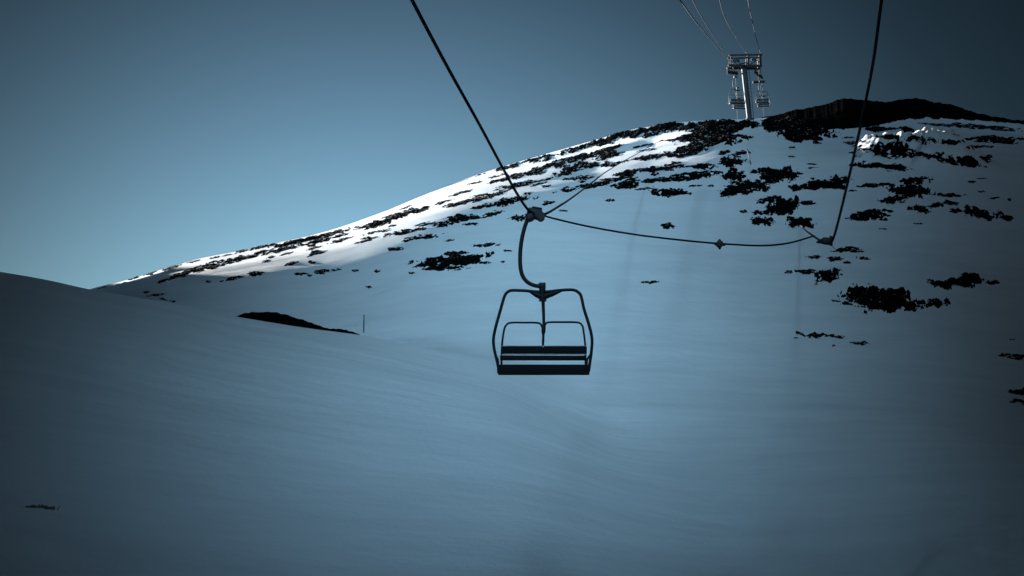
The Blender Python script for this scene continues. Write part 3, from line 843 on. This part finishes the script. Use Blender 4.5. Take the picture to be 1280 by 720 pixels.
# ------------------------------------------------------------------ the lift tower on the ridge
tx, ty, tz, trr = hit(936.5, 148)
TR = RID - 1.4
tth = float(az_el(936.5, 148)[0])
tx, ty = TR * math.sin(tth), TR * math.cos(tth); tz = float(Z(tx, ty))
DT = ty * CP + tz * SP
PT = DT / F
tower = empty('lift_tower', (tx, ty, tz - 0.3), 0)
tag(tower, 'steel lift tower with square crossarm frame standing on the ridge', 'lift tower')
bX, bY = project(tx, ty, tz - 0.3)
def TP(X, Y, y=0.0):
    w = at(X, Y, DT) ; base = Vector((tx, ty, tz - 0.3))
    v = w - base
    return Vector((v.x, y, v.z))
MB().tube([TP(937, 152), TP(935.5, 130), TP(933.2, 100), TP(931.8, 79)], [0.30, 0.32, 0.33, 0.34], 20).build('mast', M_TOWER, tower)
MB().tube([TP(937, 152.5), TP(937, 148.5)], [0.55, 0.5], 16).build('footing', M_TOWER, tower)
lad = MB()
for dx in (-0.16, 0.16):
    lad.tube([TP(939, 150, -0.42) + Vector((dx + 0.1, 0, 0)), TP(934.2, 80, -0.45) + Vector((dx + .1, 0, 0))], 0.03, 6)
for k in range(20):
    t = k / 20; a = TP(939, 150, -0.42).lerp(TP(934.2, 80, -0.45), t + 0.02) + Vector((.1, 0, 0))
    lad.tube([a - Vector((0.16, 0, 0)), a + Vector((0.16, 0, 0))], 0.02, 6)
lad.build('ladder', M_TDARK, tower)
def bar(a, b, w, nm, mt=None, d=None):
    a = Vector(a); b = Vector(b); L = (b - a)
    q = L.to_track_quat('X', 'Z').to_matrix()
    return MB().box((a + b) / 2, (L.length, d or w, w), q, w * 0.12).build(nm, mt or M_TDARK, tower)
# crossarm frame, two trusses deep
for yy in (-0.55, 0.55):
    bar(TP(912.5, 66, yy), TP(954.5, 65.5, yy), 0.17, 'top_beam')
    bar(TP(911, 79.5, yy), TP(953.5, 80.5, yy), 0.22, 'bottom_beam')
    bar(TP(915, 66, yy), TP(914.6, 80, yy), 0.13, 'upright')
    bar(TP(936.5, 65, yy), TP(936, 80, yy), 0.22, 'upright')
    bar(TP(951.5, 65, yy), TP(951.6, 80.6, yy), 0.30, 'upright')
bar(TP(926, 76, 0), TP(935, 74, 0), 0.12, 'diagonal_brace')
bar(TP(924.5, 79, 0), TP(926.5, 72, 0), 0.10, 'diagonal_brace')
bar(TP(937, 78, 0), TP(950, 70, 0), 0.09, 'diagonal_brace')
bar(TP(916, 68, 0), TP(925, 79, 0), 0.08, 'diagonal_brace')
cw = MB()
for yy in np.linspace(-0.5, 0.5, 7): cw.box(TP(932, 78.6, float(yy)), (3.2, 0.08, 0.05), None, 0)
cw.build('catwalk', M_TOWER, tower)
MB().box(TP(921, 72.5, -0.66), (0.80, 0.03, 0.62), None, 0.01).build('panel', M_FARCH, tower)
MB().box(TP(943.5, 71.5, -0.66), (0.66, 0.03, 0.50), None, 0.01).build('panel', M_FARCH, tower)
def sheaves(Xa, Ya, Xb, Yb, nm):
    a = TP(Xa, Ya, -1.1); b = TP(Xb, Yb, 1.1)
    m = MB(); q = (b - a).to_track_quat('X', 'Z').to_matrix()
    m.box((a + b) / 2, ((b - a).length, 0.12, 0.20), q, 0.02)
    o = m.build('sheave_beam', M_TDARK, tower)
    for k in range(4):
        c = a.lerp(b, (k + 0.5) / 4) + Vector((0, 0, 0.12))
        perp = Vector((-(b - a).y, (b - a).x, 0)).normalized()
        MB().tube([c - perp * 0.06, c + perp * 0.06], 0.24, 16).build('sheave', M_TDARK, o)
    return o
sheaves(910, 91.5, 926, 85.5, 'l'); sheaves(943, 90.5, 957, 91.5, 'r')
bar(TP(911.5, 80, 0), TP(911, 90, 0), 0.12, 'sheave_hanger'); bar(TP(925.5, 80, 0), TP(925, 86, 0), 0.10, 'sheave_hanger')
bar(TP(951.5, 80, 0), TP(951, 91, 0), 0.12, 'sheave_hanger')
bar(TP(943, 99, 0.3), TP(958, 98.2, 0.3), 0.26, 'counterweight')
bar(TP(950.5, 91, 0.3), TP(950.5, 98, 0.3), 0.07, 'sheave_hanger')

# ropes over the tower
def rope3(pts, rad, label, grp):
    pts = curve(pts, 10); org = pts[0].copy()
    # slack and thin where the rope drops away behind the ridge
    rad = [rad if p.z > at(920, 97, DT).z or p.y < ty + 2 else rad * 0.45 for p in pts]
    o = MB().tube([p - org for p in pts], rad, 6).build('haul_rope', M_ROPE, None); o.location = org
    tag(o, label, 'cable', grp); return o
TG = 'cables running from the tower to the top of the picture'
rope3([at(812, -50, 45), at(850, 0, 60), at(871, 29, 80), at(893, 55, 115), at(912, 77, DT - 1), at(917, 87, DT), at(919, 96, DT + 7), at(920, 106, DT + 18), at(922, 150, DT + 40)], 0.032,
      'leftmost of the thin cables between the tower and the top edge', TG)
rope3([at(846, -50, 55), at(866, 0, 70), at(880, 26, 90), at(897, 53, 120), at(913, 76, DT - 0.8), at(916, 80, DT)], 0.026,
      'second thin cable from the left above the tower, close to the leftmost', TG)
rope3([at(893, -50, 60), at(899.5, 0, 75), at(908, 26, 95), at(919, 45, 120), at(931, 64.5, DT - 0.4), at(933, 66, DT)], 0.026,
      'thin cable reaching the middle of the tower top', TG)
rope3([at(929, -50, 55), at(935, 0, 70), at(940, 25, 95), at(945, 47, 125), at(950, 66, DT - 0.6), at(951, 90, DT), at(952, 101, DT + 10), at(953, 112, DT + 26), at(955, 152, DT + 45)], 0.030,
      'rightmost of the thin cables between the tower and the top edge', TG)

def copy_tree(o, parent=None, mats=None):
    c = o.copy(); COL.objects.link(c); c.parent = parent
    if mats and c.type == 'MESH':
        c.data = c.data.copy() if c.data.name not in _cache else c.data
        c.data.materials[0] = mats
    for ch in [k for k in bpy.data.objects if k.parent == o]:
        copy_tree(ch, c, mats)
    return c
_cache = {}
FG = 'chairs hanging from the ropes behind the tower'
# width in the picture sets how far each one hangs
far_src = make_chair('chairlift_chair', (M_FARCH, M_FARCH, M_FARCH, M_FARCH))
far = [(919, 96, 158, 'small chair hanging left of the tower mast, higher of two', 1.2), (950.5, 101.5, 166, 'small chair hanging right of the tower mast, higher of two', 1.0),
       (922, 110, 172, 'small chair left of the tower mast, partly hidden by the ridge', 1.0), (952.5, 108, 174, 'small chair right of the tower mast, partly hidden by the ridge', 1.0)]
for i, (X, Y, d, lab, s) in enumerate(far):
    c = far_src if i == 0 else copy_tree(far_src)
    c.location = at(X, Y, d); c.scale = (s, s, s)
    c.rotation_euler = (0, 0, math.radians([6, -5, 8, -9][i]))
    tag(c, lab, 'lift chair', FG)

# ------------------------------------------------------------------ marker poles
def pole(X0, Y0, X1, Y1, rad, label, rr=None):
    x, y, z, r = hit(X1, Y1)
    d = y * CP + z * SP
    root = empty('marker_pole', (x, y, z))
    top = at(X0, Y0, d) - Vector((x, y, z))
    MB().tube([Vector((0, 0, -0.3)), top * 0.5, top], [rad, rad, rad * 0.8], 8).build('pole_shaft', M_POLE, root)
    MB().tube([top * 0.93, top * 1.0], [rad * 1.5, rad * 1.5], 8).build('pole_cap', M_SLAT, root)
    tag(root, label, 'pole')
pole(455, 394, 454.5, 416.5, 0.028, 'thin upright pole at the tip of the black rock wedge')
pole(933.5, 186, 939.5, 206, 0.045, 'thin leaning stick in the snow below the lift tower')

# ------------------------------------------------------------------ camera, sun, sky
cam = bpy.data.cameras.new('camera'); co = bpy.data.objects.new('camera', cam); COL.objects.link(co)
cam.sensor_width = 36.0; cam.lens = 36.0 * F / 1280.0
cam.clip_start = 0.1; cam.clip_end = 30000
co.location = (0, 0, 0); co.rotation_euler = (math.pi / 2 + PITCH, 0, 0)
sc.camera = co

sun = bpy.data.lights.new('sun', 'SUN'); so = bpy.data.objects.new('sun', sun); COL.objects.link(so)
sun.energy = 5.0; sun.angle = math.radians(0.5); sun.color = (1.0, 0.975, 0.95)
so.rotation_euler = S.to_track_quat('Z', 'Y').to_euler()

w = bpy.data.worlds.new('World'); sc.world = w; w.use_nodes = True
nt = w.node_tree; bg = nt.nodes['Background']
sky = nt.nodes.new('ShaderNodeTexSky'); sky.sky_type = 'NISHITA'; sky.sun_disc = False
sky.sun_elevation = SUN_EL
sky.sun_rotation = SUN_AZ % (2 * math.pi)
sky.altitude = 2200; sky.air_density = 1.0; sky.dust_density = 0.3; sky.ozone_density = 1.5
tc = nt.nodes.new('ShaderNodeTexCoord')
# edge darkening put into the sky: a glow behind the hill, dimmed all round
glow = Vector(tuple(float(v) for v in ray(525, 540))).normalized()
back = Vector((-0.038, -math.cos(math.radians(23)), math.sin(math.radians(23)))).normalized()  # added bright patch behind the camera, lights the slope through the slot
def lobe(axis, stops):
    dp = nt.nodes.new('ShaderNodeVectorMath'); dp.operation = 'DOT_PRODUCT'; dp.inputs[1].default_value = axis
    nt.links.new(tc.outputs['Generated'], dp.inputs[0])
    ac = nt.nodes.new('ShaderNodeMath'); ac.operation = 'ARCCOSINE'; nt.links.new(dp.outputs['Value'], ac.inputs[0])
    dv = nt.nodes.new('ShaderNodeMath'); dv.operation = 'DIVIDE'; dv.inputs[1].default_value = math.radians(90.0)
    nt.links.new(ac.outputs[0], dv.inputs[0])
    cr = nt.nodes.new('ShaderNodeValToRGB'); nt.links.new(dv.outputs[0], cr.inputs['Fac'])
    cr.color_ramp.interpolation = 'B_SPLINE'
    el = cr.color_ramp.elements
    for k, (deg, v) in enumerate(stops):
        e = el[k] if k < 2 else el.new(deg / 90.0)
        e.position = deg / 90.0; e.color = (v, v, v, 1)
    return cr.outputs[0]
SKY_STOPS = [(0, 0.98), (90, 0.015), (5, 0.78), (10, 0.53), (15, 0.31), (20, 0.15), (25, 0.065), (32, 0.03), (50, 0.015)]
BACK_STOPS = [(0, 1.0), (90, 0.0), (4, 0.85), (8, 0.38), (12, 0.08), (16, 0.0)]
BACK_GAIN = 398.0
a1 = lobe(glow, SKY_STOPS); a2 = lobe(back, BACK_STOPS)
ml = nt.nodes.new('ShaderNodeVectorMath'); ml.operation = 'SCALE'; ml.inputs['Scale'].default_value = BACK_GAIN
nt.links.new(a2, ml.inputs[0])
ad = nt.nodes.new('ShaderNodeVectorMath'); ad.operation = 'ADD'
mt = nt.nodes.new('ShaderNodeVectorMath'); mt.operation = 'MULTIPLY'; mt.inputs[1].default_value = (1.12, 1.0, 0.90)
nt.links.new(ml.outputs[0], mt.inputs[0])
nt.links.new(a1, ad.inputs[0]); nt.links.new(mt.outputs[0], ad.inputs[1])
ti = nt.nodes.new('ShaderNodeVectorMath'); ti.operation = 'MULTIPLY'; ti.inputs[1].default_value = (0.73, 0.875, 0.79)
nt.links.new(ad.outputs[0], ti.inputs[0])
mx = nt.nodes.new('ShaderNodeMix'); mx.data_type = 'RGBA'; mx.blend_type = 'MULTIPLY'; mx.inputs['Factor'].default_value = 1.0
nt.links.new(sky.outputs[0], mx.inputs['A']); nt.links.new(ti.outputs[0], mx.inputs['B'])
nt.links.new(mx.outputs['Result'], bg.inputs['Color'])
bg.inputs['Strength'].default_value = 0.05

vs = sc.view_settings
vs.view_transform = 'Standard'; vs.look = 'None'; vs.gamma = 1.0; vs.use_curve_mapping = False
vs.exposure = 2.3
sc.render.engine = 'CYCLES'
sc.cycles.max_bounces = 5; sc.cycles.diffuse_bounces = 3
sc.cycles.use_denoising = True
